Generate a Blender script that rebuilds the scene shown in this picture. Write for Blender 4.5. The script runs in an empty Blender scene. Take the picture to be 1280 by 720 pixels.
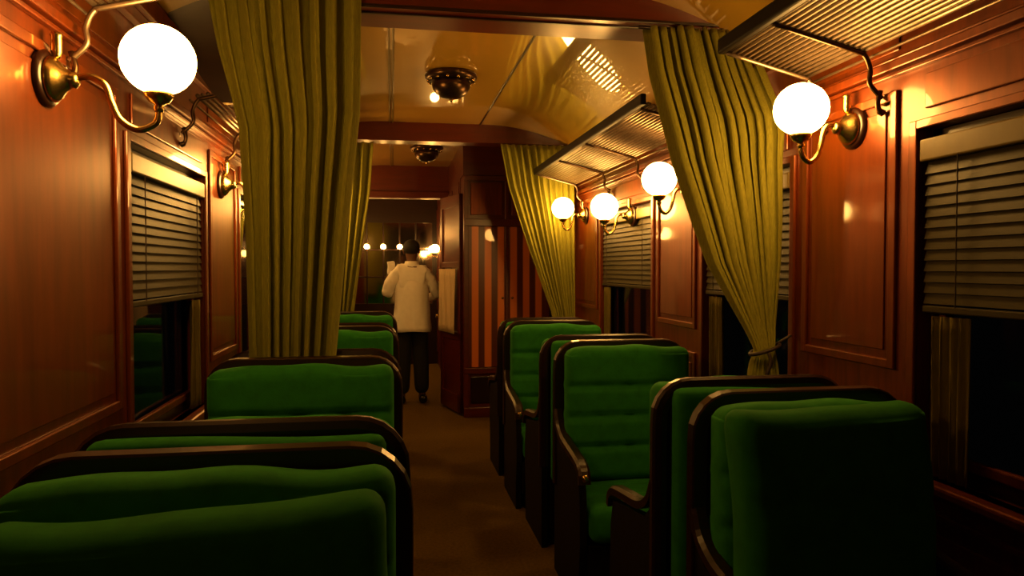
import bpy, bmesh, math, random
from mathutils import Vector, Matrix
R = math.radians
random.seed(7)
SC = bpy.context.scene
COL = SC.collection

# ---------------------------------------------------------------- camera, world, exposure
YAW, PITCH = 9.46, 1.59
cd = bpy.data.cameras.new('camera'); cd.sensor_width = 36; cd.lens = 900 / 1280 * 36; cd.clip_start = 0.05
cam = bpy.data.objects.new('camera', cd); COL.objects.link(cam)
cam.location = (0, 0, 1.5); cam.rotation_euler = (R(90 - PITCH), 0, R(-YAW))
SC.camera = cam
w = bpy.data.worlds.new('night'); w.use_nodes = True; SC.world = w
w.node_tree.nodes['Background'].inputs[0].default_value = (0.002, 0.002, 0.002, 1)
w.node_tree.nodes['Background'].inputs[1].default_value = 0.3
SC.view_settings.view_transform = 'Standard'; SC.view_settings.look = 'None'
SC.view_settings.gamma = 1.0; SC.view_settings.use_curve_mapping = False
EXPOSURE = 0.0
SC.view_settings.exposure = EXPOSURE
LAMP_COLOR = (1.0, 0.50, 0.11)
LAMP = 62.0
XL, XR, XC = -0.90, 1.66, 0.38           # side walls and centre line of the carriage
YB, YE = -1.6, 13.0                      # ends of what is built

# ---------------------------------------------------------------- materials
def new_mat(name):
    m = bpy.data.materials.new(name); m.use_nodes = True
    return m, m.node_tree, m.node_tree.nodes['Principled BSDF']

def mat(name, col, rough=0.5, metal=0.0, coat=0.0, sheen=0.0, noise=0.0, nscale=8.0, bump=0.0, stretch=(1, 1, 1), dark=None, coat_rough=0.06, spec=0.5):
    m, nt, b = new_mat(name)
    b.inputs['Base Color'].default_value = (*col, 1)
    b.inputs['Roughness'].default_value = rough
    b.inputs['Metallic'].default_value = metal
    b.inputs['Coat Weight'].default_value = coat
    b.inputs['Coat Roughness'].default_value = coat_rough
    b.inputs['Specular IOR Level'].default_value = spec
    b.inputs['Sheen Weight'].default_value = sheen
    b.inputs['Sheen Tint'].default_value = (*[min(1, c * 2.2 + .05) for c in col], 1)
    if noise or bump:
        tc = nt.nodes.new('ShaderNodeTexCoord'); mp = nt.nodes.new('ShaderNodeMapping')
        mp.inputs['Scale'].default_value = stretch
        nz = nt.nodes.new('ShaderNodeTexNoise'); nz.inputs['Scale'].default_value = nscale
        nz.inputs['Detail'].default_value = 6; nz.inputs['Roughness'].default_value = .6
        nt.links.new(tc.outputs['Object'], mp.inputs['Vector']); nt.links.new(mp.outputs['Vector'], nz.inputs['Vector'])
        if noise:
            d = dark or tuple(c * (1 - noise) for c in col)
            cr = nt.nodes.new('ShaderNodeValToRGB')
            cr.color_ramp.elements[0].position = .34; cr.color_ramp.elements[1].position = .66
            cr.color_ramp.elements[0].color = (*d, 1); cr.color_ramp.elements[1].color = (*col, 1)
            nt.links.new(nz.outputs['Fac'], cr.inputs['Fac']); nt.links.new(cr.outputs['Color'], b.inputs['Base Color'])
        if bump:
            bp = nt.nodes.new('ShaderNodeBump'); bp.inputs['Strength'].default_value = bump; bp.inputs['Distance'].default_value = .01
            nt.links.new(nz.outputs['Fac'], bp.inputs['Height']); nt.links.new(bp.outputs['Normal'], b.inputs['Normal'])
    return m

M = {}
M['mahogany'] = mat('varnished_mahogany', (0.175, 0.030, 0.0014), .40, metal=.5, coat=.30, noise=.4, nscale=6, stretch=(6, 6, .7), coat_rough=.12)
M['panel'] = mat('mahogany_panel', (0.195, 0.036, 0.0016), .38, metal=.5, coat=.45, noise=.35, nscale=5, stretch=(4, 4, .5), coat_rough=.05)
M['darkwood'] = mat('dark_mahogany', (0.018, 0.004, 0.0015), .34, spec=.4, coat=.25, noise=.4, nscale=8, stretch=(1, 5, 5), coat_rough=.15)
M['beam'] = mat('red_mahogany_beam', (0.105, 0.010, 0.0015), .35, coat=.35, noise=.3, nscale=5, stretch=(.6, 5, 5), coat_rough=.15)
M['blackwood'] = mat('ebonised_wood', (0.004, 0.002, 0.0015), .6, spec=.15, coat=.05, coat_rough=.3)
M['cream'] = mat('cream_enamel', (0.50, 0.29, 0.032), .30, coat=1.0, coat_rough=.02, noise=.08, nscale=2)
M['cream'].node_tree.nodes['Principled BSDF'].inputs['Coat IOR'].default_value = 1.9
M['brass'] = mat('aged_brass', (0.62, 0.42, 0.14), .25, metal=1, noise=.35, nscale=30)
M['bronze'] = mat('dark_bronze', (0.09, 0.05, 0.025), .3, metal=.9, noise=.4, nscale=40)
M['steel'] = mat('tarnished_bar', (0.27, 0.20, 0.15), .35, metal=.85, noise=.3, nscale=30)
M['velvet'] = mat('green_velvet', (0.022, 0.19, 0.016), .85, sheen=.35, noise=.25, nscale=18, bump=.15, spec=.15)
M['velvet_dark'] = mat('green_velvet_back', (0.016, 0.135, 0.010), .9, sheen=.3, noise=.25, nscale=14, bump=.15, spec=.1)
M['olive'] = mat('olive_curtain_cloth', (0.245, 0.235, 0.028), .85, sheen=.2, noise=.3, nscale=25, bump=.25, stretch=(8, 8, 1), spec=.15)
M['tancloth'] = mat('tan_curtain_cloth', (0.11, 0.085, 0.015), .85, noise=.2, nscale=20, stretch=(8, 8, 1), spec=.15)
M['slat'] = mat('varnished_blind_slat', (0.034, 0.025, 0.003), .55, spec=.2, noise=.35, nscale=20, stretch=(1, 1, 8))
M['valance'] = mat('pale_blind_box', (0.15, 0.10, 0.018), .4, spec=.3, noise=.2, nscale=10)
M['carpet'] = mat('brown_carpet', (0.13, 0.078, 0.014), .95, noise=.35, nscale=60, bump=.4, spec=.05)
M['skin'] = mat('brown_skin', (0.13, 0.055, 0.03), .5)
M['hair'] = mat('black_hair', (0.008, 0.006, 0.005), .7, bump=.6, nscale=90)
M['jacket'] = mat('white_cotton', (0.88, 0.85, 0.78), .85, noise=.06, nscale=20, bump=.2, spec=.2)
M['trousers'] = mat('black_wool', (0.006, 0.006, 0.007), .9)
M['shoe'] = mat('black_leather', (0.008, 0.007, 0.007), .25)
M['cream_cloth'] = mat('cream_cotton', (0.72, 0.58, 0.36), .9, noise=.15, nscale=20, stretch=(9, 9, 1))
M['rubber'] = mat('dark_cord', (0.03, 0.015, 0.01), .6)

def emit(name, col, s):
    m, nt, b = new_mat(name)
    b.inputs['Base Color'].default_value = (.8, .75, .65, 1); b.inputs['Roughness'].default_value = .2
    b.inputs['Emission Color'].default_value = (*col, 1); b.inputs['Emission Strength'].default_value = s
    return m
M['globe'] = emit('lit_opal_glass', LAMP_COLOR, LAMP)

def glass(name):
    m, nt, b = new_mat(name)
    b.inputs['Base Color'].default_value = (.8, .85, .85, 1); b.inputs['Roughness'].default_value = .02
    b.inputs['Transmission Weight'].default_value = 1.0; b.inputs['IOR'].default_value = 1.15
    return m
M['glass'] = glass('window_glass')
m_, nt_, b_ = new_mat('silvered_glass'); b_.inputs['Base Color'].default_value = (.5, .42, .34, 1); b_.inputs['Metallic'].default_value = 1; b_.inputs['Roughness'].default_value = .07
M['mirror'] = m_

# striped reeded doors
m_, nt_, b_ = new_mat('inlaid_striped_wood')
tc_ = nt_.nodes.new('ShaderNodeTexCoord'); wv = nt_.nodes.new('ShaderNodeTexWave'); wv.bands_direction = 'X'
wv.inputs['Scale'].default_value = 2.3; wv.inputs['Distortion'].default_value = .6; wv.inputs['Detail'].default_value = 2
mp_ = nt_.nodes.new('ShaderNodeMapping'); mp_.inputs['Scale'].default_value = (1, 1, .05)
cr_ = nt_.nodes.new('ShaderNodeValToRGB'); cr_.color_ramp.elements[0].position = .35; cr_.color_ramp.elements[1].position = .6
cr_.color_ramp.elements[0].color = (.10, .014, .005, 1); cr_.color_ramp.elements[1].color = (.75, .20, .025, 1)
nt_.links.new(tc_.outputs['Object'], mp_.inputs[0]); nt_.links.new(mp_.outputs[0], wv.inputs[0]); nt_.links.new(wv.outputs['Fac'], cr_.inputs[0])
nt_.links.new(cr_.outputs[0], b_.inputs['Base Color']); b_.inputs['Roughness'].default_value = .35; b_.inputs['Coat Weight'].default_value = .4
M['striped'] = m_

# ---------------------------------------------------------------- helpers
def link(name, bm, m, parent=None, smooth=False, loc=None):
    me = bpy.data.meshes.new(name)
    bmesh.ops.recalc_face_normals(bm, faces=bm.faces)
    bm.to_mesh(me); bm.free()
    if smooth:
        for p in me.polygons: p.use_smooth = True
    me.materials.append(M[m] if isinstance(m, str) else m)
    o = bpy.data.objects.new(name, me); COL.objects.link(o)
    if parent is not None: o.parent = parent
    if loc is not None: o.location = loc
    return o

def tag(o, label=None, cat=None, group=None, kind=None):
    if label: o['label'] = label
    if cat: o['category'] = cat
    if group: o['group'] = group
    if kind: o['kind'] = kind
    return o

def empty(name, loc=(0, 0, 0), rz=0, label=None, cat=None, group=None):
    o = bpy.data.objects.new(name, None); o.empty_display_size = .1; COL.objects.link(o)
    o.location = loc; o.rotation_euler = (0, 0, rz)
    return tag(o, label, cat, group)

def struct(name, bm, m, smooth=False, label=None, cat=None):
    o = link(name, bm, m, None, smooth); o['kind'] = 'structure'
    if label: o['label'] = label
    if cat: o['category'] = cat
    return o

def kids(o): return [c for c in bpy.data.objects if c.parent == o]
def copy_tree(o, parent=None):
    c = o.copy(); COL.objects.link(c); c.parent = parent
    for ch in kids(o): copy_tree(ch, c)
    return c

def box(bm, x0, x1, y0, y1, z0, z1, bev=0.0, seg=2):
    r = bmesh.ops.create_cube(bm, size=1)
    vs = r['verts']
    cx, cy, cz = (x0 + x1) / 2, (y0 + y1) / 2, (z0 + z1) / 2
    for v in vs:
        v.co = Vector((cx + v.co.x * abs(x1 - x0), cy + v.co.y * abs(y1 - y0), cz + v.co.z * abs(z1 - z0)))
    if bev > 0:
        es = list({e for v in vs for e in v.link_edges})
        bmesh.ops.bevel(bm, geom=es, offset=bev, segments=seg, affect='EDGES', profile=.5)

def frame_for(t, up=Vector((0, 0, 1))):
    t = t.normalized()
    if abs(t.dot(up)) > .98: up = Vector((0, 1, 0))
    a = t.cross(up).normalized(); b = a.cross(t).normalized()
    return a, b

def tube(bm, pts, r, seg=10, cap=True, prof=None, up=Vector((0, 0, 1))):
    """sweep a round (or given 2-D) profile along points; r may be a list"""
    pts = [Vector(p) for p in pts]; n = len(pts); rings = []
    prev = None
    for i, p in enumerate(pts):
        t = (pts[min(i + 1, n - 1)] - pts[max(i - 1, 0)])
        if prev is None: a, b = frame_for(t, up)
        else:
            tn = t.normalized(); a = (prev - tn * prev.dot(tn)).normalized(); b = a.cross(tn).normalized()
        prev = a
        rr = r[i] if isinstance(r, (list, tuple)) else r
        if prof: ring = [bm.verts.new(p + a * u * rr + b * v * rr) for u, v in prof]
        else: ring = [bm.verts.new(p + a * math.cos(2 * math.pi * k / seg) * rr + b * math.sin(2 * math.pi * k / seg) * rr) for k in range(seg)]
        rings.append(ring)
    m = len(rings[0])
    for i in range(n - 1):
        for k in range(m):
            bm.faces.new((rings[i][k], rings[i][(k + 1) % m], rings[i + 1][(k + 1) % m], rings[i + 1][k]))
    if cap:
        bm.faces.new(rings[0]); bm.faces.new(rings[-1])

def smooth_path(pts, sub=6):
    pts = [Vector(p) for p in pts]; out = []
    P = [pts[0] * 2 - pts[1]] + pts + [pts[-1] * 2 - pts[-2]]
    for i in range(1, len(P) - 2):
        for k in range(sub):
            t = k / sub; a, b, c, d = P[i - 1], P[i], P[i + 1], P[i + 2]
            out.append(.5 * ((2 * b) + (c - a) * t + (2 * a - 5 * b + 4 * c - d) * t * t + (3 * b - a - 3 * c + d) * t ** 3))
    out.append(pts[-1]); return out

def lathe(bm, prof, axis='Z', c=(0, 0, 0), seg=28):
    c = Vector(c); rings = []
    for r, h in prof:
        ring = []
        for k in range(seg):
            a = 2 * math.pi * k / seg; u, v = r * math.cos(a), r * math.sin(a)
            p = {'Z': Vector((u, v, h)), 'X': Vector((h, u, v)), 'Y': Vector((u, h, v))}[axis]
            ring.append(bm.verts.new(c + p))
        rings.append(ring)
    for i in range(len(rings) - 1):
        for k in range(seg):
            bm.faces.new((rings[i][k], rings[i][(k + 1) % seg], rings[i + 1][(k + 1) % seg], rings[i + 1][k]))
    if prof[0][0] > 1e-4: bm.faces.new(rings[0])
    if prof[-1][0] > 1e-4: bm.faces.new(rings[-1])
    bmesh.ops.remove_doubles(bm, verts=bm.verts, dist=1e-5)

def soft(bm, sx, sy, sz, rad, n=(16, 6, 16), disp=None, c=(0, 0, 0)):
    """rounded padded block, centred; disp(p, normal)->offset vector"""
    c = Vector(c); h = Vector((sx / 2, sy / 2, sz / 2)); cache = {}
    def vert(p):
        key = (round(p.x, 5), round(p.y, 5), round(p.z, 5))
        if key in cache: return cache[key]
        q = Vector((max(-h.x + rad, min(h.x - rad, p.x)), max(-h.y + rad, min(h.y - rad, p.y)), max(-h.z + rad, min(h.z - rad, p.z))))
        d = p - q; nn = d.normalized() if d.length > 1e-9 else Vector((0, 0, 0))
        r = q + nn * rad
        if disp: r = r + disp(r, nn)
        cache[key] = bm.verts.new(c + r); return cache[key]
    for ax in range(3):
        a, b = [(1, 2), (2, 0), (0, 1)][ax]
        for s in (-1, 1):
            for i in range(n[a]):
                for j in range(n[b]):
                    q = []
                    for di, dj in ((0, 0), (1, 0), (1, 1), (0, 1)):
                        p = [0, 0, 0]; p[ax] = s * h[ax]
                        # cosine spacing puts more cells at the rounded edges
                        p[a] = h[a] * -math.cos(math.pi * (i + di) / n[a]) * 1.0
                        p[b] = h[b] * -math.cos(math.pi * (j + dj) / n[b])
                        q.append(vert(Vector(p)))
                    try: bm.faces.new(q if s > 0 else q[::-1])
                    except ValueError: pass

# ---------------------------------------------------------------- carriage shell
def zc(x):
    u = abs(x - XC)
    return 2.76 if u < .45 else 2.76 - .22 * ((u - .45) / .83) ** 2

bm = bmesh.new(); box(bm, XL - .1, XR + .1, YB, YE, -.08, 0)
struct('floor', bm, 'carpet')

bm = bmesh.new(); N = 48; rows = []
for y in (YB, YE):
    lo = [bm.verts.new((XL - .1 + (XR - XL + .2) * i / N, y, zc(XL - .1 + (XR - XL + .2) * i / N))) for i in range(N + 1)]
    hi = [bm.verts.new((XL - .1 + (XR - XL + .2) * i / N, y, 2.9)) for i in range(N + 1)]
    rows.append((lo, hi))
for i in range(N):
    bm.faces.new((rows[0][0][i], rows[0][0][i + 1], rows[1][0][i + 1], rows[1][0][i]))
    bm.faces.new((rows[0][1][i], rows[0][1][i + 1], rows[1][1][i + 1], rows[1][1][i]))
struct('ceiling', bm, 'cream', smooth=True)

WINL = [(2.68, 3.69), (4.50, 5.55), (6.75, 7.75), (8.2, 8.8)]
WINR = [(0.92, 2.06), (2.80, 3.66), (4.44, 5.59)]
Z_SILL, Z_HEAD = .84, 1.94

def side_wall(name, X, s, wins, zpan):
    """s = +1 for the right wall (room lies towards -x)"""
    bm = bmesh.new(); X1 = X + s * .10
    def b(y0, y1, z0, z1, proud=0.0, bev=0.0): box(bm, min(X - s * proud, X1), max(X - s * proud, X1), y0, y1, z0, z1, bev)
    piers = []; y = YB
    for (a, c) in wins:
        piers.append((y, a)); b(a, c, 0, Z_SILL); b(a, c, Z_HEAD, 2.56); y = c
    piers.append((y, YE))
    for (a, c) in piers: b(a, c, 0, 2.56)
    def m(y0, y1, z0, z1, p, bev=.004): box(bm, min(X, X - s * p), max(X, X - s * p), y0, y1, z0, z1, bev)
    # bead and picture-rail mouldings
    for z0, z1, p in ((2.135, 2.15, .018), (2.155, 2.185, .030), (2.19, 2.20, .015), (2.36, 2.40, .03), (2.40, 2.47, .055)):
        m(YB, YE, z0, z1, p)
    m(YB, YE, .0, .12, .02); m(YB, YE, .12, .14, .028)
    ob = struct(name, bm, 'mahogany')
    # raised panels: a bead frame with a field, on every pier
    pb = bmesh.new()
    def mm(y0, y1, z0, z1, p, bev=.004): box(pb, min(X, X - s * p), max(X, X - s * p), y0, y1, z0, z1, bev)
    for (a, c) in piers:
        if c - a < .3: continue
        parts = [(a + .095, c - .095)]
        if c - a > 1.6:
            k = int((c - a) / 1.3); wd = (c - a) / k
            parts = [(a + i * wd + .10, a + (i + 1) * wd - .10) for i in range(k)]
        for (p0, p1) in parts:
            for z0, z1 in ((zpan, 2.09), (.2, zpan - .13)):
                t = .032
                mm(p0, p0 + t, z0, z1, .013); mm(p1 - t, p1, z0, z1, .013); mm(p0 + t - .003, p1 - t + .003, z0, z0 + t, .0125); mm(p0 + t - .003, p1 - t + .003, z1 - t, z1, .0125)
                mm(p0 + .06, p1 - .06, z0 + .06, z1 - .06, .006, .003)
            mm(p0, p1, 2.22, 2.34, .006, .003)
    for (a, c) in wins:     # panel above every window, and architrave strips
        mm(a + .03, c - .03, 2.00, 2.11, .010, .004)
        mm(a - .035, a, Z_SILL - .03, Z_HEAD + .03, .014); mm(c, c + .035, Z_SILL - .03, Z_HEAD + .03, .014)
        mm(a - .003, c + .003, Z_HEAD, Z_HEAD + .03, .0135)
        mm(a + .04, c - .04, .22, .68, .010, .004)
    o = link('panelling', pb, 'panel', ob)
    return ob
side_wall('wall_left', XL, -1, WINL, 1.03)
side_wall('wall_right', XR, 1, WINR, 1.16)
bm = bmesh.new(); box(bm, XL - .1, XR + .1, YB - .1, YB, 0, 2.8); struct('wall_back', bm, 'darkwood')
bm = bmesh.new(); box(bm, XL - .1, XR + .1, YE, YE + .1, 0, 2.8); struct('wall_front', bm, 'darkwood')

# windows: fixed frame, sash, pane and sill
wn = 0
def window(X, s, a, c):
    global wn; wn += 1
    fb = bmesh.new()
    def b(bmx, x0, x1, y0, y1, z0, z1, bev=.004): box(bmx, min(X + s * x0, X + s * x1), max(X + s * x0, X + s * x1), y0, y1, z0, z1, bev)
    for (y0, y1, z0, z1) in ((a, a + .045, Z_SILL, Z_HEAD), (c - .045, c, Z_SILL, Z_HEAD), (a, c, Z_SILL, Z_SILL + .05), (a, c, Z_HEAD - .04, Z_HEAD)):
        b(fb, .045, .10, y0, y1, z0, z1)
    fr = struct('window_%d' % wn, fb, 'darkwood')
    g = bmesh.new(); b(g, .070, .076, a + .04, c - .04, Z_SILL + .045, Z_HEAD - .035, 0); link('pane', g, 'glass', fr)
    sb = bmesh.new()
    for (y0, y1, z0, z1) in ((a + .05, a + .08, Z_SILL + .05, 1.42), (c - .08, c - .05, Z_SILL + .05, 1.42), (a + .05, c - .05, Z_SILL + .05, Z_SILL + .085)):
        b(sb, .035, .06, y0, y1, z0, z1, .006)
    link('sash', sb, 'mahogany', fr)
    lb = bmesh.new(); b(lb, -.045, .05, a - .03, c + .03, Z_SILL - .035, Z_SILL, .010); b(lb, -.022, 0, a - .02, c + .02, Z_SILL - .11, Z_SILL - .09, .006)
    link('window_sill', lb, 'mahogany', fr)

def blind(X, s, a, c, zb, label):
    """wooden venetian blind with head box; local origin at the head"""
    root = empty('window_blind', (X + s * .0, (a + c) / 2, Z_HEAD), 0, label, 'blind', 'wooden blinds on the carriage windows')
    L = (c - a) / 2 - .012; H = Z_HEAD - zb
    def bx(bmx, x0, x1, y0, y1, z0, z1, bev=0): box(bmx, min(s * x0, s * x1), max(s * x0, s * x1), y0, y1, z0, z1, bev)
    v = bmesh.new(); bx(v, -.012, .035, -L, L, -.105, -.035, .006); link('head_box', v, 'valance', root)
    n = int((H - .12) / .034); sl = bmesh.new()
    for i in range(n):
        z = -.125 - i * .034
        t = R(74); hw = .021
        dx, dz = math.cos(t) * hw, math.sin(t) * hw
        x0 = .012
        vv = [sl.verts.new((s * (x0 - dx), sy * L * .985, z + (-dz))) for sy in (-1, 1)] + [sl.verts.new((s * (x0 + dx), sy * L * .985, z + dz)) for sy in (1, -1)]
        f = sl.faces.new(vv); r = bmesh.ops.extrude_face_region(sl, geom=[f])
        for e in r['geom']:
            if isinstance(e, bmesh.types.BMVert): e.co += Vector((-s * .002, 0, .0012))
    link('slats', sl, 'slat', root)
    rb = bmesh.new(); bx(rb, 0, .024, -L * .985, L * .985, -H, -H + .022, .004); link('bottom_rail', rb, 'slat', root)
    for yy in (-L * .72, L * .72):
        cb = bmesh.new(); tube(cb, [(s * -.010, yy, -.1), (s * -.010, yy, -H + .02)], .0022, 6); link('cord', cb, 'rubber', root)

def drape_mesh(x0f, x1f, yf, z0, z1, nf, ampf, nu=120, nv=40, ph=0.0, wob=.3, thick=.004, axis='X', seed=0):
    """pleated hanging cloth. x0f/x1f/yf/ampf are functions of v (0 top .. 1 hem)"""
    rnd = random.Random(seed); offs = [rnd.uniform(-1, 1) for _ in range(nf + 3)]; depth = [rnd.uniform(.55, 1.25) for _ in range(nf + 3)]
    bm = bmesh.new(); grid = []
    for j in range(nv + 1):
        v = j / nv; row = []
        z = z0 + (z1 - z0) * v
        for i in range(nu + 1):
            u = i / nu
            k = u * nf; ki = int(k)
            f = k - ki
            o = offs[ki] * (1 - f) + offs[ki + 1] * f
            dd = depth[ki] * (1 - f) + depth[ki + 1] * f
            uu = u + wob * o / nf * (1 - abs(2 * u - 1) ** 6) * (.6 + .4 * math.sin(3 * v + ki))
            x = x0f(v) + (x1f(v) - x0f(v)) * uu
            a = 2 * math.pi * k + ph + .7 * math.sin(2.2 * v + o * 3)
            wv = math.sin(a); wv = math.copysign(abs(wv) ** .75, wv)
            y = yf(v) + ampf(v) * dd * (wv + .25 * math.sin(2.3 * a + 4 * v))
            x += ampf(v) * .35 * math.sin(2 * a)
            if callable(x1f) and hasattr(yf, 'skew'): y += yf.skew(v, u)
            row.append(bm.verts.new((x, y, z) if axis == 'X' else (y, x, z)))
        grid.append(row)
    for j in range(nv):
        for i in range(nu):
            bm.faces.new((grid[j][i], grid[j][i + 1], grid[j + 1][i + 1], grid[j + 1][i]))
    return bm

def solid(o, t=.004):
    md = o.modifiers.new('thickness', 'SOLIDIFY'); md.thickness = t; md.offset = 0
    return o

def lerp_tab(tab):
    def f(v):
        for (a, va), (b, vb) in zip(tab, tab[1:]):
            if v <= b:
                t = (v - a) / (b - a); t = t * t * (3 - 2 * t) if len(tab) < 3 else t
                return va + (vb - va) * t
        return tab[-1][1]
    return f

WLAB = {('L', 0): 'tan drape at the far edge of the nearest left window, under its blind',
        ('R', 0): 'dim tan drape at the far edge of the large near right window',
        ('R', 1): 'tan drape beside the window behind the tied olive curtain',
        ('R', 2): 'small tan drape beside the farthest right window'}
BLAB = {('L', 0): 'brown slatted blind half lowered in the nearest left window',
        ('R', 0): 'large dark slatted blind at the right edge, half lowered',
        ('R', 1): 'slatted blind mostly hidden behind the tied olive curtain',
        ('R', 2): 'small slatted blind of the farthest right window'}
for side, X, s, wins in (('L', XL, -1, WINL), ('R', XR, 1, WINR)):
    for i, (a, c) in enumerate(wins):
        window(X, s, a, c)
        if (side, i) in BLAB: blind(X, s, a, c, 1.36, BLAB[(side, i)])
        if (side, i) in WLAB:
            yy = X + s * .012
            y1 = c - .055; y0 = c - .20
            bmx = drape_mesh(lambda v: y0, lambda v: y1, lambda v: yy, 1.35, Z_SILL + .01, 4, lambda v: .010, nu=48, nv=10, axis='Y', seed=i)
            tag(solid(link('window_drape', bmx, 'tancloth', None, True), .003), WLAB[(side, i)], 'curtain', 'tan drapes on the carriage windows')

# ceiling ribs and cross beams
for X in (0.0, 0.77):
    bm = bmesh.new()
    for dx in (-.012, .012) if X < .1 else (0,):
        box(bm, X + dx - .006, X + dx + .006, YB, YE, 2.752, 2.762, .003)
    o = struct('trim_%d' % (1 if X < .1 else 2), bm, 'valance' if X < .1 else 'darkwood')

def arch_beam(name, y0, y1, soffit, m, drop=.05):
    bm = bmesh.new(); N = 40; f = []
    for y in (y0, y1):
        lo = []; hi = []
        for i in range(N + 1):
            x = XL + (XR - XL) * i / N
            hi.append(bm.verts.new((x, y, zc(x) + .01))); lo.append(bm.verts.new((x, y, min(soffit, zc(x) - drop))))
        f.append((lo, hi))
    for i in range(N):
        bm.faces.new((f[0][0][i], f[0][0][i + 1], f[0][1][i + 1], f[0][1][i]))
        bm.faces.new((f[1][0][i], f[1][0][i + 1], f[1][1][i + 1], f[1][1][i]))
        bm.faces.new((f[0][0][i], f[0][0][i + 1], f[1][0][i + 1], f[1][0][i]))
    return struct(name, bm, m)
BEAM = {}
BEAM[1] = arch_beam('trim_3', 3.17, 3.44, 2.62, 'beam', .08)
arch_beam('trim_4', 6.32, 6.50, 2.60, 'beam')
bm = bmesh.new(); poly = [(-.90, 2.60), (-.89, 2.47), (-.82, 2.36), (-.735, 2.23), (-.69, 2.185), (-.30, 2.185), (-.30, 2.62)]
a_ = [bm.verts.new((x, 3.16, z)) for x, z in poly]; b2_ = [bm.verts.new((x, 3.20, z)) for x, z in poly]
bm.faces.new(a_); bm.faces.new(b2_[::-1])
for k in range(len(poly)): bm.faces.new((a_[k], a_[(k + 1) % len(poly)], b2_[(k + 1) % len(poly)], b2_[k]))
struct('trim_7', bm, 'darkwood')
# bead strips under the first beam
bm = bmesh.new(); box(bm, XL + .1, XR - .15, 3.162, 3.17, 2.615, 2.63, .003); box(bm, XL + .1, XR - .15, 3.23, 3.25, 2.612, 2.622, .003)
struct('trim_5', bm, 'darkwood')

# far end: header wall with doorway, passage wall, end mirror
bm = bmesh.new(); box(bm, XL, -.52, 9.0, 9.12, 0, 2.78); box(bm, -.52, .70, 9.0, 9.12, 2.42, 2.78); box(bm, -.56, -.50, 8.97, 9.15, 0, 2.45, .006); box(bm, -.56, .70, 8.96, 9.16, 2.36, 2.44, .008)
struct('wall_doorway', bm, 'beam')
bm = bmesh.new(); box(bm, .70, .78, 7.45, YE, 0, 2.80)
for k in range(6):
    y = 7.55 + k * .85
    for z0, z1 in ((.2, .75), (.85, 1.75), (1.85, 2.4)):
        box(bm, .688, .70, y, y + .7, z0, z1, .006)
struct('wall_passage', bm, 'beam')
bm = bmesh.new(); box(bm, XL, .7, 11.3, 11.36, 0, .95); box(bm, XL, .7, 11.3, 11.36, 2.2, 2.78); box(bm, XL, -.62, 11.3, 11.36, .95, 2.2); box(bm, .62, .7, 11.3, 11.36, .95, 2.2)
e = struct('wall_end', bm, 'darkwood')
bm = bmesh.new(); box(bm, -.62, .62, 11.33, 11.345, .95, 2.2); link('mirror_panel', bm, 'mirror', e)
bm = bmesh.new()
for x in (-.38, -.13, .12, .37): box(bm, x - .012, x + .012, 11.31, 11.33, .95, 2.2, .003)
for z in (1.36, 1.78): box(bm, -.62, .62, 11.31, 11.33, z - .012, z + .012, .003)
link('glazing_bars', bm, 'darkwood', e)

# ---------------------------------------------------------------- built-in cupboard and half-open door
cup = empty('built_in_cupboard', (1.142, 7.15, 0), 0, 'tall dark mahogany cupboard with striped doors facing the aisle at the far right', 'cupboard')
cup.scale = (.95, 1, 1)
bm = bmesh.new(); box(bm, -.46, .46, .03, .30, 0, 2.42, .004)
for x0, x1 in ((-.46, -.41), (.41, .46), (-.02, .02)): box(bm, x0, x1, 0, .04, .0, 2.42, .005)
for z0, z1 in ((0, .10), (.44, .50), (1.92, 1.99), (2.37, 2.42)): box(bm, -.46, .46, -.006, .04, z0, z1, .005)
link('carcass', bm, 'beam', cup)
for x0, x1 in ((-.415, -.022), (.022, .415)):
    bm = bmesh.new(); box(bm, x0, x1, .008, .028, .505, 1.915, .004); d = link('door', bm, 'striped', cup)
    bm = bmesh.new(); xk = x1 - .03 if x0 < 0 else x0 + .03; lathe(bm, [(.006, .008), (.006, -.01), (.014, -.018), (.010, -.03), (0, -.032)], 'Y', (xk, 0, 1.2), 12); link('knob', bm, 'brass', d, True)
    bm = bmesh.new(); box(bm, x0 + .03, x1 - .03, .01, .034, .14, .41, .006); link('lower_panel', bm, 'darkwood', cup)
    bm = bmesh.new(); box(bm, x0 + .03, x1 - .03, .01, .034, 2.03, 2.35, .006); link('upper_panel', bm, 'mahogany', cup)

bm = bmesh.new(); N = 20; f = []
for y in (7.16, 7.45):
    f.append(([bm.verts.new((.70 + .96 * i / N, y, 2.425)) for i in range(N + 1)], [bm.verts.new((.70 + .96 * i / N, y, zc(.70 + .96 * i / N) + .01)) for i in range(N + 1)]))
for i in range(N):
    for g in f: bm.faces.new((g[0][i], g[0][i + 1], g[1][i + 1], g[1][i]))
    bm.faces.new((f[0][0][i], f[0][0][i + 1], f[1][0][i + 1], f[1][0][i]))
bm.faces.new((f[0][0][0], f[0][1][0], f[1][1][0], f[1][0][0]))
struct('trim_6', bm, 'beam')
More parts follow.
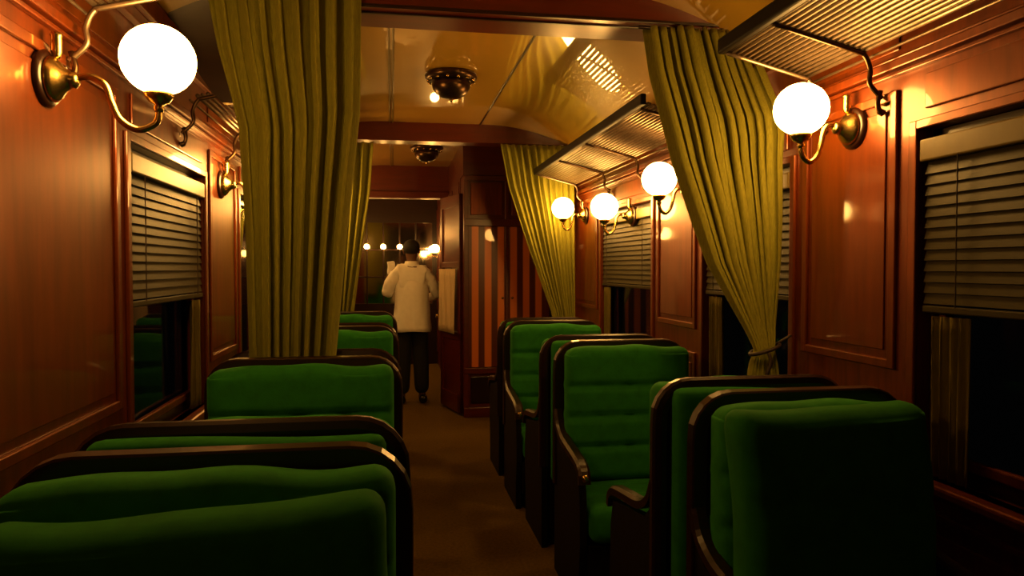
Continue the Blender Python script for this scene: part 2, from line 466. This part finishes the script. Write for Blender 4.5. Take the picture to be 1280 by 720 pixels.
# door leaf standing ajar in the passage
dl = Vector((.70 - .50, 7.22 - 8.0, 0)); ang = math.atan2(.78, -.20)
bm = bmesh.new(); L = .62
for x0, x1 in ((0, .07), (L - .07, L)): box(bm, x0, x1, -.02, .02, .02, 2.25, .004)
for z0, z1 in ((.02, .2), (.76, .84), (1.50, 1.56), (2.13, 2.25)): box(bm, 0, L, -.02, .02, z0, z1, .004)
box(bm, .05, L - .05, -.008, .008, .15, .8); box(bm, .05, L - .05, -.008, .008, 1.52, 2.2)
door = struct('door_1', bm, 'beam'); door.location = (.69, 7.26, 0); door.rotation_euler = (0, 0, ang)
bm = bmesh.new(); box(bm, .05, L - .05, -.004, .004, .83, 1.51); link('pane', bm, 'glass', door)
bm = bmesh.new(); lathe(bm, [(.012, .0), (.012, .03), (.026, .045), (.022, .065), (0, .07)], 'Y', (L - .04, .015, .98), 12); link('door_handle', bm, 'brass', door, True)
ca, sa = math.cos(ang), math.sin(ang)
bm = drape_mesh(lambda v: .06, lambda v: L - .06, lambda v: .055, 1.49, .83, 9, lambda v: .010, nu=110, nv=8, seed=3)
cc = solid(link('cafe_curtain', bm, 'cream_cloth', None, True), .003); cc.location = (.69, 7.26, 0); cc.rotation_euler = (0, 0, ang)
tag(cc, 'cream pleated half curtain on the door just right of the standing man', 'curtain')

# ---------------------------------------------------------------- globe wall lamps
def make_lamp(label, off=.235):
    root = empty('wall_lamp', (0, 0, 0), 0, label, 'lamp', 'globe wall lamps')
    b = bmesh.new(); lathe(b, [(.0, 0), (.072, 0), (.075, .012), (.066, .022), (0, .024)], 'X'); p = link('back_plate', b, 'darkwood', root, True)
    b = bmesh.new(); lathe(b, [(.058, .02), (.060, .028), (.050, .040), (.036, .050), (.026, .062), (.020, .072), (.022, .080), (.012, .088), (0, .09)], 'X'); link('rosette', b, 'brass', p, True)
    b = bmesh.new()
    tube(b, smooth_path([(.070, 0, .004), (.070 + (off - .07) * .22, 0, .010), (.070 + (off - .07) * .38, 0, -.010), (.070 + (off - .07) * .45, 0, -.055), (.070 + (off - .07) * .55, 0, -.100), (off - (off - .07) * .25, 0, -.125), (off - .010, 0, -.108), (off, 0, -.075), (off, 0, -.045)]), .0092, 12)
    link('arm', b, 'brass', root, True)
    b = bmesh.new(); lathe(b, [(.010, -.078), (.014, -.066), (.010, -.058), (.026, -.050), (.036, -.036), (.038, -.026), (.030, -.024)], 'Z', (off, 0, 0), 20); link('cup', b, 'brass', root, True)
    b = bmesh.new(); n = 16; prof = [(.030, -.030)]
    for k in range(2, n + 1):
        a = -math.pi / 2 + math.pi * k / n
        prof.append((.095 * math.cos(a) if k < n else 0, .062 + .092 * math.sin(a)))
    lathe(b, prof, 'Z', (off, 0, 0), 32); link('globe', b, 'globe', root, True)
    b = bmesh.new(); lathe(b, [(.008, .045), (.010, .05), (.014, .062), (.013, .10), (.016, .104), (.012, .112), (0, .114)], 'Z', (.035, 0, .01), 14); link('switch_stem', b, 'brass', root, True)
    return root
lamp0 = make_lamp('large glowing white globe lamp on a curved brass arm, upper left wall', .285)
lamp0.location = (XL, 2.075, 1.995)
lamp1 = make_lamp('glowing globe lamp on the near right wall panel beside the dark window', .215)
lamp1.location = (XR, 2.385, 2.005); lamp1.rotation_euler = (0, 0, math.pi)
LAMPS = [
    (XR, 3.77, 1.925, math.pi, 'glowing globe lamp just left of the tied olive curtain on the right', 1),
    (XR, 4.80, 1.86, math.pi, 'glowing globe lamp above the farthest right blind', 1),
    (XR, 6.02, 1.95, math.pi, 'glowing globe lamp in front of the far right curtain', 1),
    (XL, 4.02, 1.94, 0, 'wall lamp behind the large left curtain, brass plate showing', 1),
    (XL, 5.95, 1.95, 0, 'unseen lamp added on the left wall behind both left curtains', 1),  # added light source, kept out of view by the curtains
    (XL, 7.0, 1.95, 0, 'unseen lamp added to light the man, left wall level with the striped cupboard', 1),  # added out of view to brighten the jacket and cupboard doors
    (XL, 8.3, 1.95, 0, 'unseen lamp added on the left wall near the far doorway', 1),  # added unseen source for the man and the far section
    (XL, 10.2, 1.95, 0, 'unseen lamp added on the left wall past the doorway', 1),  # added unseen source for the section beyond the doorway
    (.70, 9.65, 1.72, math.pi, 'small glowing lamp on the passage wall right of the man, beyond the doorway', .62),
    (-.38, 11.30, 1.80, -math.pi / 2, 'tiny added lamp standing in for far lights, leftmost above the raised hand of the man', .42),  # added tiny globe in place of a blurred distant light
    (-.13, 11.30, 1.80, -math.pi / 2, 'tiny added lamp standing in for far lights, middle one left of the head of the man', .42),  # added likewise, stands in for a distant light
    (.12, 11.30, 1.80, -math.pi / 2, 'tiny added lamp standing in for far lights, nearest to the head of the man', .42),  # added likewise, stands in for a distant light
    (XL, -1.05, 1.95, 0, 'unseen fill lamp added on the left wall behind the viewpoint', .55),  # added fill for the near cushions, never in view
    (.70, 10.6, 1.74, math.pi, 'smallest glowing lamp deepest along the passage wall', .55),
]
for (x, y, z, rz, lab, sc) in LAMPS:
    l = copy_tree(lamp1); l.location = (x, y, z); l.rotation_euler = (0, 0, rz); l.scale = (sc, sc, sc); l['label'] = lab

# ---------------------------------------------------------------- luggage racks
def rack(X, s, y0, y1, xs_br, label):
    """s=+1: right wall. Local frame at the wall line, height 0 at z=2.2"""
    root = empty('luggage_rack', (X, y0, 2.20), 0, label, 'luggage rack', 'overhead luggage racks')
    L = y1 - y0; xi, zi, xo, zo = -s * .085, .035, -s * .42, .115
    b = bmesh.new(); box(b, min(xo, xo - s * .03), max(xo, xo - s * .03), -.01, L + .01, zo - .012, zo + .045, .008); link('outer_rail', b, 'blackwood', root)
    b = bmesh.new(); tube(b, [(xi, 0, zi), (xi, L, zi)], .009, 8); tube(b, [(xi + s * .03, 0, zi - .02), (xi + s * .03, L, zi - .02)], .005, 8); link('inner_rail', b, 'steel', root, True)
    b = bmesh.new(); n = 15
    for k in range(1, n + 1):
        t = k / (n + 1); x = xi + (xo - xi) * t; z = zi + (zo - zi) * t
        tube(b, [(x, 0, z), (x, L, z)], .0078, 6)
    tube(b, [(xo + s * .012, 0, zo + .0), (xo + s * .012, L, zo + .0)], .007, 6)
    link('slats', b, 'steel', root, True)
    for yy in xs_br:
        b = bmesh.new(); y = yy - y0
        tube(b, smooth_path([(xo, y, zo - .010), (xi - s * .04, y, zi - .004), (xi, y, zi - .018), (xi + s * .022, y, -.03), (xi + s * .02, y, -.075), (-s * .035, y, -.11), (-s * .018, y, -.125)], 5), .0085, 8)
        br = link('bracket', b, 'steel' if yy > y1 - .05 else 'bronze', root, True)
        b = bmesh.new(); tube(b, smooth_path([(-s * .024, y, -.10), (-s * .034, y, -.14), (-s * .028, y, -.165), (-s * .012, y, -.175)], 4), [.009] * 9 + [.012] * 3 + [.013], 8); lathe(b, [(0, 0), (.022, 0), (.02, .008), (0, .012)] if s < 0 else [(0, 0), (.022, 0), (.02, -.008), (0, -.012)], 'X', (0, y, -.13), 12)
        link('hook', b, 'bronze', br, True)
    return root
rack(XR, 1, .55, 2.56, (.8, 2.22, 2.55), 'brass barred luggage rack at the upper right, nearest the camera')
rack(XR, 1, 3.42, 6.12, (3.5, 4.55, 5.3, 6.11), 'far right luggage rack between the two olive curtains')
rack(XL, -1, .55, 2.21, (.8, 1.5, 2.19), 'left luggage rack above the large near globe lamp')
rack(XL, -1, 3.27, 6.12, (3.28, 4.1, 5.3, 6.11), 'far left luggage rack mostly hidden behind the large left curtain')

# ---------------------------------------------------------------- ceiling fittings
vent = empty('ceiling_vent', (.385, 4.72, 2.76), 0, 'dark bronze bowl fitting on the cream ceiling between the two beams', 'ceiling fitting', 'bronze ceiling fittings')
b = bmesh.new(); lathe(b, [(0, 0), (.165, 0), (.172, -.012), (.168, -.03), (.15, -.045), (.125, -.05), (0, -.05)], 'Z', seg=36); link('flange', b, 'bronze', vent, True)
b = bmesh.new(); lathe(b, [(.128, -.048), (.122, -.09), (.10, -.125), (.065, -.15), (.03, -.16), (0, -.163)], 'Z', seg=36); bw = link('bowl', b, 'bronze', vent, True)
b = bmesh.new(); lathe(b, [(.012, -.155), (.014, -.168), (.008, -.178), (0, -.18)], 'Z', seg=12); link('finial', b, 'brass', bw, True)
for k in range(14):
    a = 2 * math.pi * k / 14
    b = bmesh.new(); bmesh.ops.create_icosphere(b, subdivisions=2, radius=.011)
    link('stud', b, 'brass', vent, True, (.15 * math.cos(a), .15 * math.sin(a), -.046))
v2 = copy_tree(vent); v2.location = (.36, 7.55, 2.76); v2['label'] = 'far bronze ceiling fitting above and behind the second beam'

# ---------------------------------------------------------------- seats
def make_seat(W, label, pad_back=True):
    root = empty('train_seat', (0, 0, 0), 0, label, 'seat', 'green velvet carriage seats')
    hw = W / 2
    # back board and curved top rail (origin: floor under the rail, seat faces -Y)
    b = bmesh.new(); box(b, -hw + .03, hw - .03, -.02, .02, .10, 1.10, .005); link('back_board', b, 'blackwood', root)
    pts = [(-hw, 0, .42), (-hw, 0, .98)]
    for k in range(1, 7):
        a = math.pi - math.pi / 2 * k / 6; pts.append((-hw + .10 + .10 * math.cos(a), 0, 1.00 + .10 * math.sin(a)))
    for k in range(0, 6):
        a = math.pi / 2 - math.pi / 2 * k / 6; pts.append((hw - .10 + .10 * math.cos(a), 0, 1.00 + .10 * math.sin(a)))
    pts += [(hw, 0, .98), (hw, 0, .42)]
    pr = [(-1.25, -1), (-1.0, -1.25), (1.0, -1.25), (1.25, -1), (1.4, .7), (1.0, 1.15), (0, 1.3), (-1.0, 1.15), (-1.4, .7)]
    b = bmesh.new(); tube(b, [Vector(p) + Vector((0, 0, .016)) for p in pts], .0195, prof=pr, up=Vector((0, 1, 0))); link('top_rail', b, 'darkwood', root, False)
    # tufted back cushion
    zt = 1.120; h = .645
    def dback(p, n):
        o = Vector((0, 0, 0)); z = p.z + h / 2
        if n.y < .2:
            s_ = 0
            for zs in (.17, .315, .46):
                s_ += math.exp(-((z - zs) / .014) ** 2)
            o.y += .020 * min(1, s_) + .010 * math.sin(p.x * 7 + 1) * .3
            o.y -= .018 * math.cos(p.x / (hw) * 1.2)
            for zs in (.17, .315, .46):
                for xs in (-.17, .0, .17):
                    o.y += .016 * math.exp(-((z - zs) ** 2 + (p.x - xs * W / .7) ** 2) / .0004)
        if n.z > .3: o.z += .006 * math.sin(p.x * 11 + 2) + .004 * math.sin(p.x * 23)
        return o
    b = bmesh.new(); soft(b, W - .020, .13, h, .05, (26, 8, 60), dback, (0, -.098, zt - h / 2)); cu = link('back_cushion', b, 'velvet', root, True)
    # upholstered rear
    b = bmesh.new(); soft(b, W - .06, .075, .75, .032, (20, 8, 24), lambda p, n: Vector((0, 0, .006 * math.sin(p.x * 8))) if n.z > .3 else Vector((0, 0, 0)), (0, .050, .735)); link('rear_upholstery', b, 'velvet', root, True)
    # seat cushion
    def dseat(p, n):
        o = Vector((0, 0, 0))
        if n.z > .2:
            o.z += .012 * math.cos(p.x / hw * 1.3) - .010 * math.exp(-((p.y + .02) / .012) ** 2) - .010 * math.exp(-((p.y - .12) / .012) ** 2)
        return o
    b = bmesh.new(); soft(b, W - .05, .48, .16, .055, (20, 36, 8), dseat, (0, -.335, .385)); link('seat_cushion', b, 'velvet', root, True)
    b = bmesh.new(); box(b, -hw + .02, hw - .02, -.54, 0, .10, .30, .006); box(b, -hw + .04, hw - .04, -.50, -.02, 0, .10, .004); link('seat_base', b, 'blackwood', root)
    for sx in (-1, 1):
        b = bmesh.new(); x = sx * hw
        # side panel: profile in YZ, extruded
        prof = [(-.50, .0), (-.50, .12), (-.53, .30), (-.52, .50), (-.49, .60), (-.10, .66), (-.02, .72), (.02, .72), (.02, 0)]
        f1 = [b.verts.new((x - .016, y, z)) for y, z in prof]; f2 = [b.verts.new((x + .016, y, z)) for y, z in prof]
        b.faces.new(f1); b.faces.new(f2[::-1])
        for k in range(len(prof)): b.faces.new((f1[k], f1[(k + 1) % len(prof)], f2[(k + 1) % len(prof)], f2[k]))
        sp = link('side_panel', b, 'blackwood', root)
        b = bmesh.new()
        tube(b, smooth_path([(x, -.01, .80), (x, -.06, .73), (x, -.16, .685), (x, -.32, .665), (x, -.47, .645), (x, -.53, .615), (x, -.545, .57)], 4), .024, prof=[(-1.1, -.7), (1.1, -.7), (1.1, .4), (.6, .8), (-.6, .8), (-1.1, .4)], up=Vector((0, 0, 1)))
        ar = link('armrest', b, 'darkwood', root)
        b = bmesh.new(); lathe(b, [(0, -.012), (.014, -.010), (.017, 0), (.012, .010), (0, .012)], 'Y', (x, -.556, .60), 12); link('arm_cap', b, 'brass', ar, True)
    return root

WLs, WRs = .72, .64
SL = make_seat(WLs, 'nearest left seat facing the camera, green cushion in deep shadow')
SL.location = (-.345, 1.50, 0); SL.scale = (1, .9, 1)
def place(proto, x, y, rz, label):
    o = copy_tree(proto); o.location = (x, y, 0); o.rotation_euler = (0, 0, rz); o['label'] = label; return o
PI = math.pi
place(SL, -.345, 1.775, PI, 'left seat back seen from behind, directly behind the nearest left seat')
place(SL, -.345, 2.99, 0, 'left seat with plain bright green back under the large olive curtain')
place(SL, -.345, 3.27, PI, 'left seat facing away, back to back with the bright green one under the curtain')
place(SL, -.345, 4.55, 0, 'left green seat right behind the large olive curtain, facing the camera')
place(SL, -.345, 4.82, PI, 'left seat turned away, its dark rail just before the far left curtain')
place(SL, -.345, 6.05, 0, 'farthest left green seat beside the narrow far left curtain')
SR = make_seat(WRs, 'nearest right seat facing the camera, mostly behind its loose cushion')
SR.location = (1.195, 1.965, 0); SR.scale = (1, .9, 1)
place(SR, 1.175, 2.22, PI, 'right seat turned away, its curved dark rail below the tied curtain')
place(SR, 1.13, 3.46, 0, 'right seat facing the camera with brightly lit tufted green back')
place(SR, 1.12, 3.76, PI, 'right seat turned away, back to back with the brightly lit tufted seat')
place(SR, 1.09, 4.83, 0, 'small distant right seat with ribbed green back beside the aisle')
place(SR, 1.09, 5.12, PI, 'farthest right seat turned away, just before the far right curtain')

def loose(Wd, Hd, label, loc, rx, tilt, p1, p2):
    def d(p, n):
        o = Vector((0, 0, 0))
        e = 1 - (2 * abs(p.x) / Wd) ** 2 * .4
        if abs(n.y) > .3: o.y += n.y * .020 * e * math.cos(p.z / Hd * 2.2)
        if n.z > .3: o.z += .012 * math.sin(p.x * 7.5 + p1) + .004 * math.sin(p.x * 17 + p2)
        o.x += .006 * math.sin(p.z * 12 + p2)
        o.y += .010 * math.exp(-((p.z - Hd * .12 + .02 * math.sin(p.x * 8)) / .018) ** 2) * (1 if n.y < 0 else 0)
        return o
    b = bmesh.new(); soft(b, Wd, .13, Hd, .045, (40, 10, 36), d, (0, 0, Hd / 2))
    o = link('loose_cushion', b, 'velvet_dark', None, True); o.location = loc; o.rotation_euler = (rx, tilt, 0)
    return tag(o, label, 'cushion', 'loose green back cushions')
loose(.64, .615, 'big dark green cushion filling the bottom left, leaning on the nearest left seat', (-.320, 1.215, .488), R(-2), R(-.6), 5.6, 2.0)
loose(.53, .635, 'big dark green cushion leaning on the nearest right seat', (1.155, 1.70, .506), R(-2), R(-3), 4.2, 1.0)

# ---------------------------------------------------------------- curtains at the beams
root = empty('olive_curtain', (-.42, 3.12, 0), 0, 'large olive green curtain hanging straight on the left, by the aisle', 'curtain', 'olive curtains at the cross beams')
zt, zb = 2.66, .98
bm = drape_mesh(lerp_tab([(0, -.735 + .42), (.15, -.70 + .42), (.35, -.625 + .42), (.6, -.60 + .42), (1, -.585 + .42)]),
                lerp_tab([(0, -.135 + .42), (.3, -.145 + .42), (.6, -.20 + .42), (1, -.255 + .42)]),
                lambda v: 0, zt, zb, 8, lambda v: .040 - .008 * v, nu=220, nv=40, wob=.62, seed=11)
solid(link('cloth', bm, 'olive', root, True))
bm = bmesh.new(); tube(bm, [(-.36, -.0, zt - .005), (.32, -.0, zt - .005)], .008, 8); link('rod', bm, 'darkwood', root, True)

root = empty('olive_curtain', (1.4, 3.19, 0), 0, 'olive curtain tied back against the right wall with a dark cord', 'curtain', 'olive curtains at the cross beams')
zt, zb = 2.60, .80
yf0 = lerp_tab([(0, 0.0), (.35, -.14), (.8, -.40), (1, -.40)])
def yf(v): return yf0(v)
yf.skew = lambda v, u: -.22 * u * min(1, v * 4) * (1 - max(0, min(1, (v - .3) / .45)))
bm = drape_mesh(lerp_tab([(0, 1.155 - 1.4), (.12, 1.17 - 1.4), (.35, 1.25 - 1.4), (.6, 1.35 - 1.4), (.76, 1.475 - 1.4), (.80, 1.50 - 1.4), (.84, 1.475 - 1.4), (1, 1.45 - 1.4)]),
                lerp_tab([(0, 1.63 - 1.4), (.6, 1.615 - 1.4), (.76, 1.59 - 1.4), (.80, 1.575 - 1.4), (.84, 1.59 - 1.4), (1, 1.62 - 1.4)]),
                yf, zt, zb, 12, lerp_tab([(0, .052), (.5, .048), (.78, .016), (.82, .016), (1, .024)]), nu=260, nv=60, wob=.3, seed=5)
solid(link('cloth', bm, 'olive', root, True))
bm = bmesh.new(); zz = zt + (zb - zt) * .80; pts = []
for k in range(25):
    a = 2 * PI * k / 24; pts.append((.1375 + .062 * math.cos(a), -.40 + .042 * math.sin(a), zz + .02 * math.cos(a)))
tube(bm, pts, .008, 8); tube(bm, [(.19, -.40, zz + .02), (.245, -.42, zz + .06)], .006, 8); tube(bm, smooth_path([(.13, -.445, zz - .01), (.135, -.455, zz - .05), (.12, -.45, zz - .10)]), .007, 8)
link('tieback', bm, 'rubber', root, True)
bm = bmesh.new(); tube(bm, [(-.28, 0, zt + .003), (.25, 0, zt + .003)], .008, 8); link('rod', bm, 'darkwood', root, True)

root = empty('olive_curtain', (1.3, 6.25, 0), 0, 'far right olive curtain gathered beside the striped cupboard', 'curtain', 'olive curtains at the cross beams')
zt, zb = 2.58, .75
bm = drape_mesh(lerp_tab([(0, .95 - 1.3), (.2, 1.02 - 1.3), (.5, 1.20 - 1.3), (.8, 1.40 - 1.3), (.85, 1.42 - 1.3), (1, 1.38 - 1.3)]),
                lerp_tab([(0, 1.60 - 1.3), (.8, 1.61 - 1.3), (1, 1.62 - 1.3)]),
                lambda v: 0, zt, zb, 11, lerp_tab([(0, .035), (.8, .022), (1, .026)]), nu=200, nv=40, wob=.3, seed=8)
solid(link('cloth', bm, 'olive', root, True))
root = empty('olive_curtain', (-.42, 6.22, 0), 0, 'narrow far left olive curtain beside the man, past the large one', 'curtain', 'olive curtains at the cross beams')
zt, zb = 2.56, .9
bm = drape_mesh(lerp_tab([(0, -.80 + .42), (.5, -.72 + .42), (1, -.64 + .42)]),
                lerp_tab([(0, -.14 + .42), (.25, -.17 + .42), (1, -.36 + .42)]),
                lambda v: 0, zt, zb, 9, lambda v: .032, nu=180, nv=30, wob=.3, seed=21)
solid(link('cloth', bm, 'olive', root, True))

# ---------------------------------------------------------------- the man
def skin_mesh(name, nodes, edges, m, parent, sub=2, root=0):
    me = bpy.data.meshes.new(name); me.from_pydata([n[:3] for n in nodes], edges, [])
    o = bpy.data.objects.new(name, me); COL.objects.link(o); o.parent = parent
    md = o.modifiers.new('skin', 'SKIN'); md.use_smooth_shade = True
    for i, n in enumerate(nodes):
        r = n[3]; r2 = n[4] if len(n) > 4 else r
        me.skin_vertices[0].data[i].radius = (r, r2)
        me.skin_vertices[0].data[i].use_root = (i == root)
    s = o.modifiers.new('sub', 'SUBSURF'); s.levels = sub; s.render_levels = sub
    me.materials.append(M[m]); return o

man = empty('person', (.215, 8.06, 0), 0, 'standing man seen from behind in white jacket and black trousers, left hand raised', 'person')
# shoulders / elbows / wrists (local: faces +Y, his left is -X)
shL, elL, wrL = (-.185, .00, 1.47), (-.275, .02, 1.20), (-.235, .17, 1.42)
shR, elR, wrR = (.185, .00, 1.46), (.285, .05, 1.20), (.19, .30, 1.16)
body = [(0, 0, 1.00, .125, .10), (0, .0, 1.12, .115, .095), (0, -.01, 1.28, .135, .105), (0, -.01, 1.42, .13, .095), (0, .0, 1.515, .055), (0, .02, 1.57, .052), (0, .035, 1.64, .070, .080), (0, .045, 1.70, .082, .097), (0, .04, 1.765, .062, .075),
        (*shL, .06), (*elL, .042), (*wrL, .028), (*shR, .06), (*elR, .042), (*wrR, .028),
        (-.09, 0, .92, .085), (-.10, .01, .52, .058), (-.11, -.03, .10, .042), (-.12, .08, .045, .038),
        (.09, 0, .92, .085), (.10, .02, .52, .058), (.11, .00, .10, .042), (.13, .11, .045, .038)]
bed = [(0, 1), (1, 2), (2, 3), (3, 4), (4, 5), (5, 6), (6, 7), (7, 8), (3, 9), (9, 10), (10, 11), (3, 12), (12, 13), (13, 14), (0, 15), (15, 16), (16, 17), (17, 18), (0, 19), (19, 20), (20, 21), (21, 22)]
def hand(wr, d, up, curl):
    """palm and five fingers appended to the body skeleton"""
    base = len(body); wr = Vector(wr); d = Vector(d).normalized(); side = d.cross(Vector(up)).normalized(); nrm = side.cross(d).normalized()
    wi = [i for i, n in enumerate(body) if Vector(n[:3]) == wr][0]
    palm = wr + d * .05; body.append((*palm, .032, .016)); bed.append((wi, base)); pi = base
    for k, (o, l) in enumerate(((-.028, .070), (-.010, .080), (.010, .076), (.027, .062))):
        p0 = palm + side * o + d * .035; i0 = len(body); body.append((*p0, .010)); bed.append((pi, i0))
        p1 = p0 + d * l * .45 + nrm * curl * .3 * l; body.append((*p1, .009)); bed.append((i0, i0 + 1))
        p2 = p1 + d * l * .25 + nrm * curl * l * .7; body.append((*p2, .008)); bed.append((i0 + 1, i0 + 2))
    p0 = palm - side * .034 - d * .01; i0 = len(body); body.append((*p0, .011)); bed.append((pi, i0))
    p1 = p0 - side * .018 + d * .035 + nrm * .015; body.append((*p1, .009)); bed.append((i0, i0 + 1))
hand(wrL, (.10, .25, .9), (0, 1, 0), .5)
hand(wrR, (-.5, .8, .05), (0, 0, 1), -.5)
skin_mesh('body', body, bed, 'skin', man, 2)
# face details
b = bmesh.new()
for sx in (-1, 1): bmesh.ops.create_uvsphere(b, u_segments=10, v_segments=8, radius=1, matrix=Matrix.Translation((sx * .084, .035, 1.685)) @ Matrix.Diagonal((.012, .020, .032, 1)))
bmesh.ops.create_uvsphere(b, u_segments=10, v_segments=8, radius=1, matrix=Matrix.Translation((0, .148, 1.675)) @ Matrix.Diagonal((.016, .02, .026, 1)))
link('ears_and_nose', b, 'skin', man, True)
b = bmesh.new(); bmesh.ops.create_uvsphere(b, u_segments=24, v_segments=16, radius=1, matrix=Matrix.Translation((0, .026, 1.727)) @ Matrix.Diagonal((.092, .104, .092, 1)))
for v in list(b.verts):
    if v.co.y > .06 and v.co.z < 1.74: v.co.y = .06 + (v.co.y - .06) * .3
link('hair', b, 'hair', man, True)
# jacket as its own continuous surface with loose hem
jn = [(0, .0, 1.00, .150, .12), (0, .0, 1.08, .155, .12), (0, -.01, 1.17, .160, .122), (0, -.015, 1.30, .168, .125), (0, -.01, 1.42, .155, .115), (0, .0, 1.50, .085, .075),
      (-.13, -.005, 1.465, .088), (-.235, .0, 1.34, .074), (elL[0], elL[1], elL[2] + .0, .066), (-.262, .07, 1.28, .056), (wrL[0] - .0, wrL[1] - .02, wrL[2] - .03, .048),
      (.13, -.005, 1.455, .088), (.235, .01, 1.33, .074), (*elR, .066), (.255, .14, 1.19, .056), (wrR[0] + .02, wrR[1] - .05, wrR[2], .046)]
je = [(0, 1), (1, 2), (2, 3), (3, 4), (4, 5), (4, 6), (6, 7), (7, 8), (8, 9), (9, 10), (4, 11), (11, 12), (12, 13), (13, 14), (14, 15)]
jk = skin_mesh('jacket', jn, je, 'jacket', man, 3, 0)
tx = bpy.data.textures.new('cloth_creases', 'CLOUDS'); tx.noise_scale = .07; tx.noise_depth = 2
dm = jk.modifiers.new('creases', 'DISPLACE'); dm.texture = tx; dm.strength = .028; dm.texture_coords = 'LOCAL'
b = bmesh.new(); rg = []; NS = 64
tab = [(1.36, .150, .112), (1.31, .172, .130), (1.24, .181, .136), (1.15, .184, .140), (1.06, .190, .148), (.97, .200, .158), (.90, .208, .166), (.85, .213, .171), (.80, .218, .176)]
for j, (z, rx, ry) in enumerate(tab):
    g = []
    for k in range(NS):
        a = 2 * PI * k / NS
        f = 1 + (.028 * math.sin(5 * a + z * 7) + .018 * math.sin(11 * a - z * 16)) * min(1, j / 3) - .05 * math.exp(-((a - 1.5 * PI) / .07) ** 2) * (j > 4)
        g.append(b.verts.new((rx * f * math.cos(a), ry * f * math.sin(a) - .005, z + (.006 * math.sin(3 * a) if j == len(tab) - 1 else 0))))
    rg.append(g)
for j in range(len(rg) - 1):
    for k in range(NS): b.faces.new((rg[j][k], rg[j][(k + 1) % NS], rg[j + 1][(k + 1) % NS], rg[j + 1][k]))
solid(link('jacket_skirt', b, 'jacket', jk, True), .006)
b = bmesh.new(); lathe(b, [(.098, 1.475), (.092, 1.51), (.080, 1.545), (.070, 1.575), (.060, 1.57)], 'Z', (0, .01, 0), 20); link('collar', b, 'jacket', jk, True)
tn = [(0, 0, .95, .13, .10), (-.085, 0, .86, .105), (-.098, .01, .52, .098), (-.11, -.02, .09, .085), (.085, 0, .86, .105), (.098, .02, .52, .098), (.11, .01, .09, .085)]
skin_mesh('trousers', tn, [(0, 1), (1, 2), (2, 3), (0, 4), (4, 5), (5, 6)], 'trousers', man, 2)
for sx, y in ((-1, .03), (1, .06)):
    b = bmesh.new(); soft(b, .095, .29, .09, .04, (8, 12, 6), lambda p, n: Vector((0, 0, -.02 * max(0, p.y / .145) if n.z > 0 else 0)), (sx * .12, y, .046)); link('shoe', b, 'shoe', man, True)
# folded white napkin carried in the raised hand
b = bmesh.new(); soft(b, .085, .035, .15, .014, (10, 4, 14), lambda p, n: Vector((.008 * math.sin(p.z * 40), .006 * math.sin(p.x * 60 + p.z * 20), 0)), (0, 0, 0))
nk = link('napkin', b, 'jacket', None, True); nk.location = (.215 - .225, 8.06 + .16, 1.50); nk.rotation_euler = (0, R(-8), R(10))
tag(nk, 'folded white cloth held up in the raised left hand of the man', 'napkin')
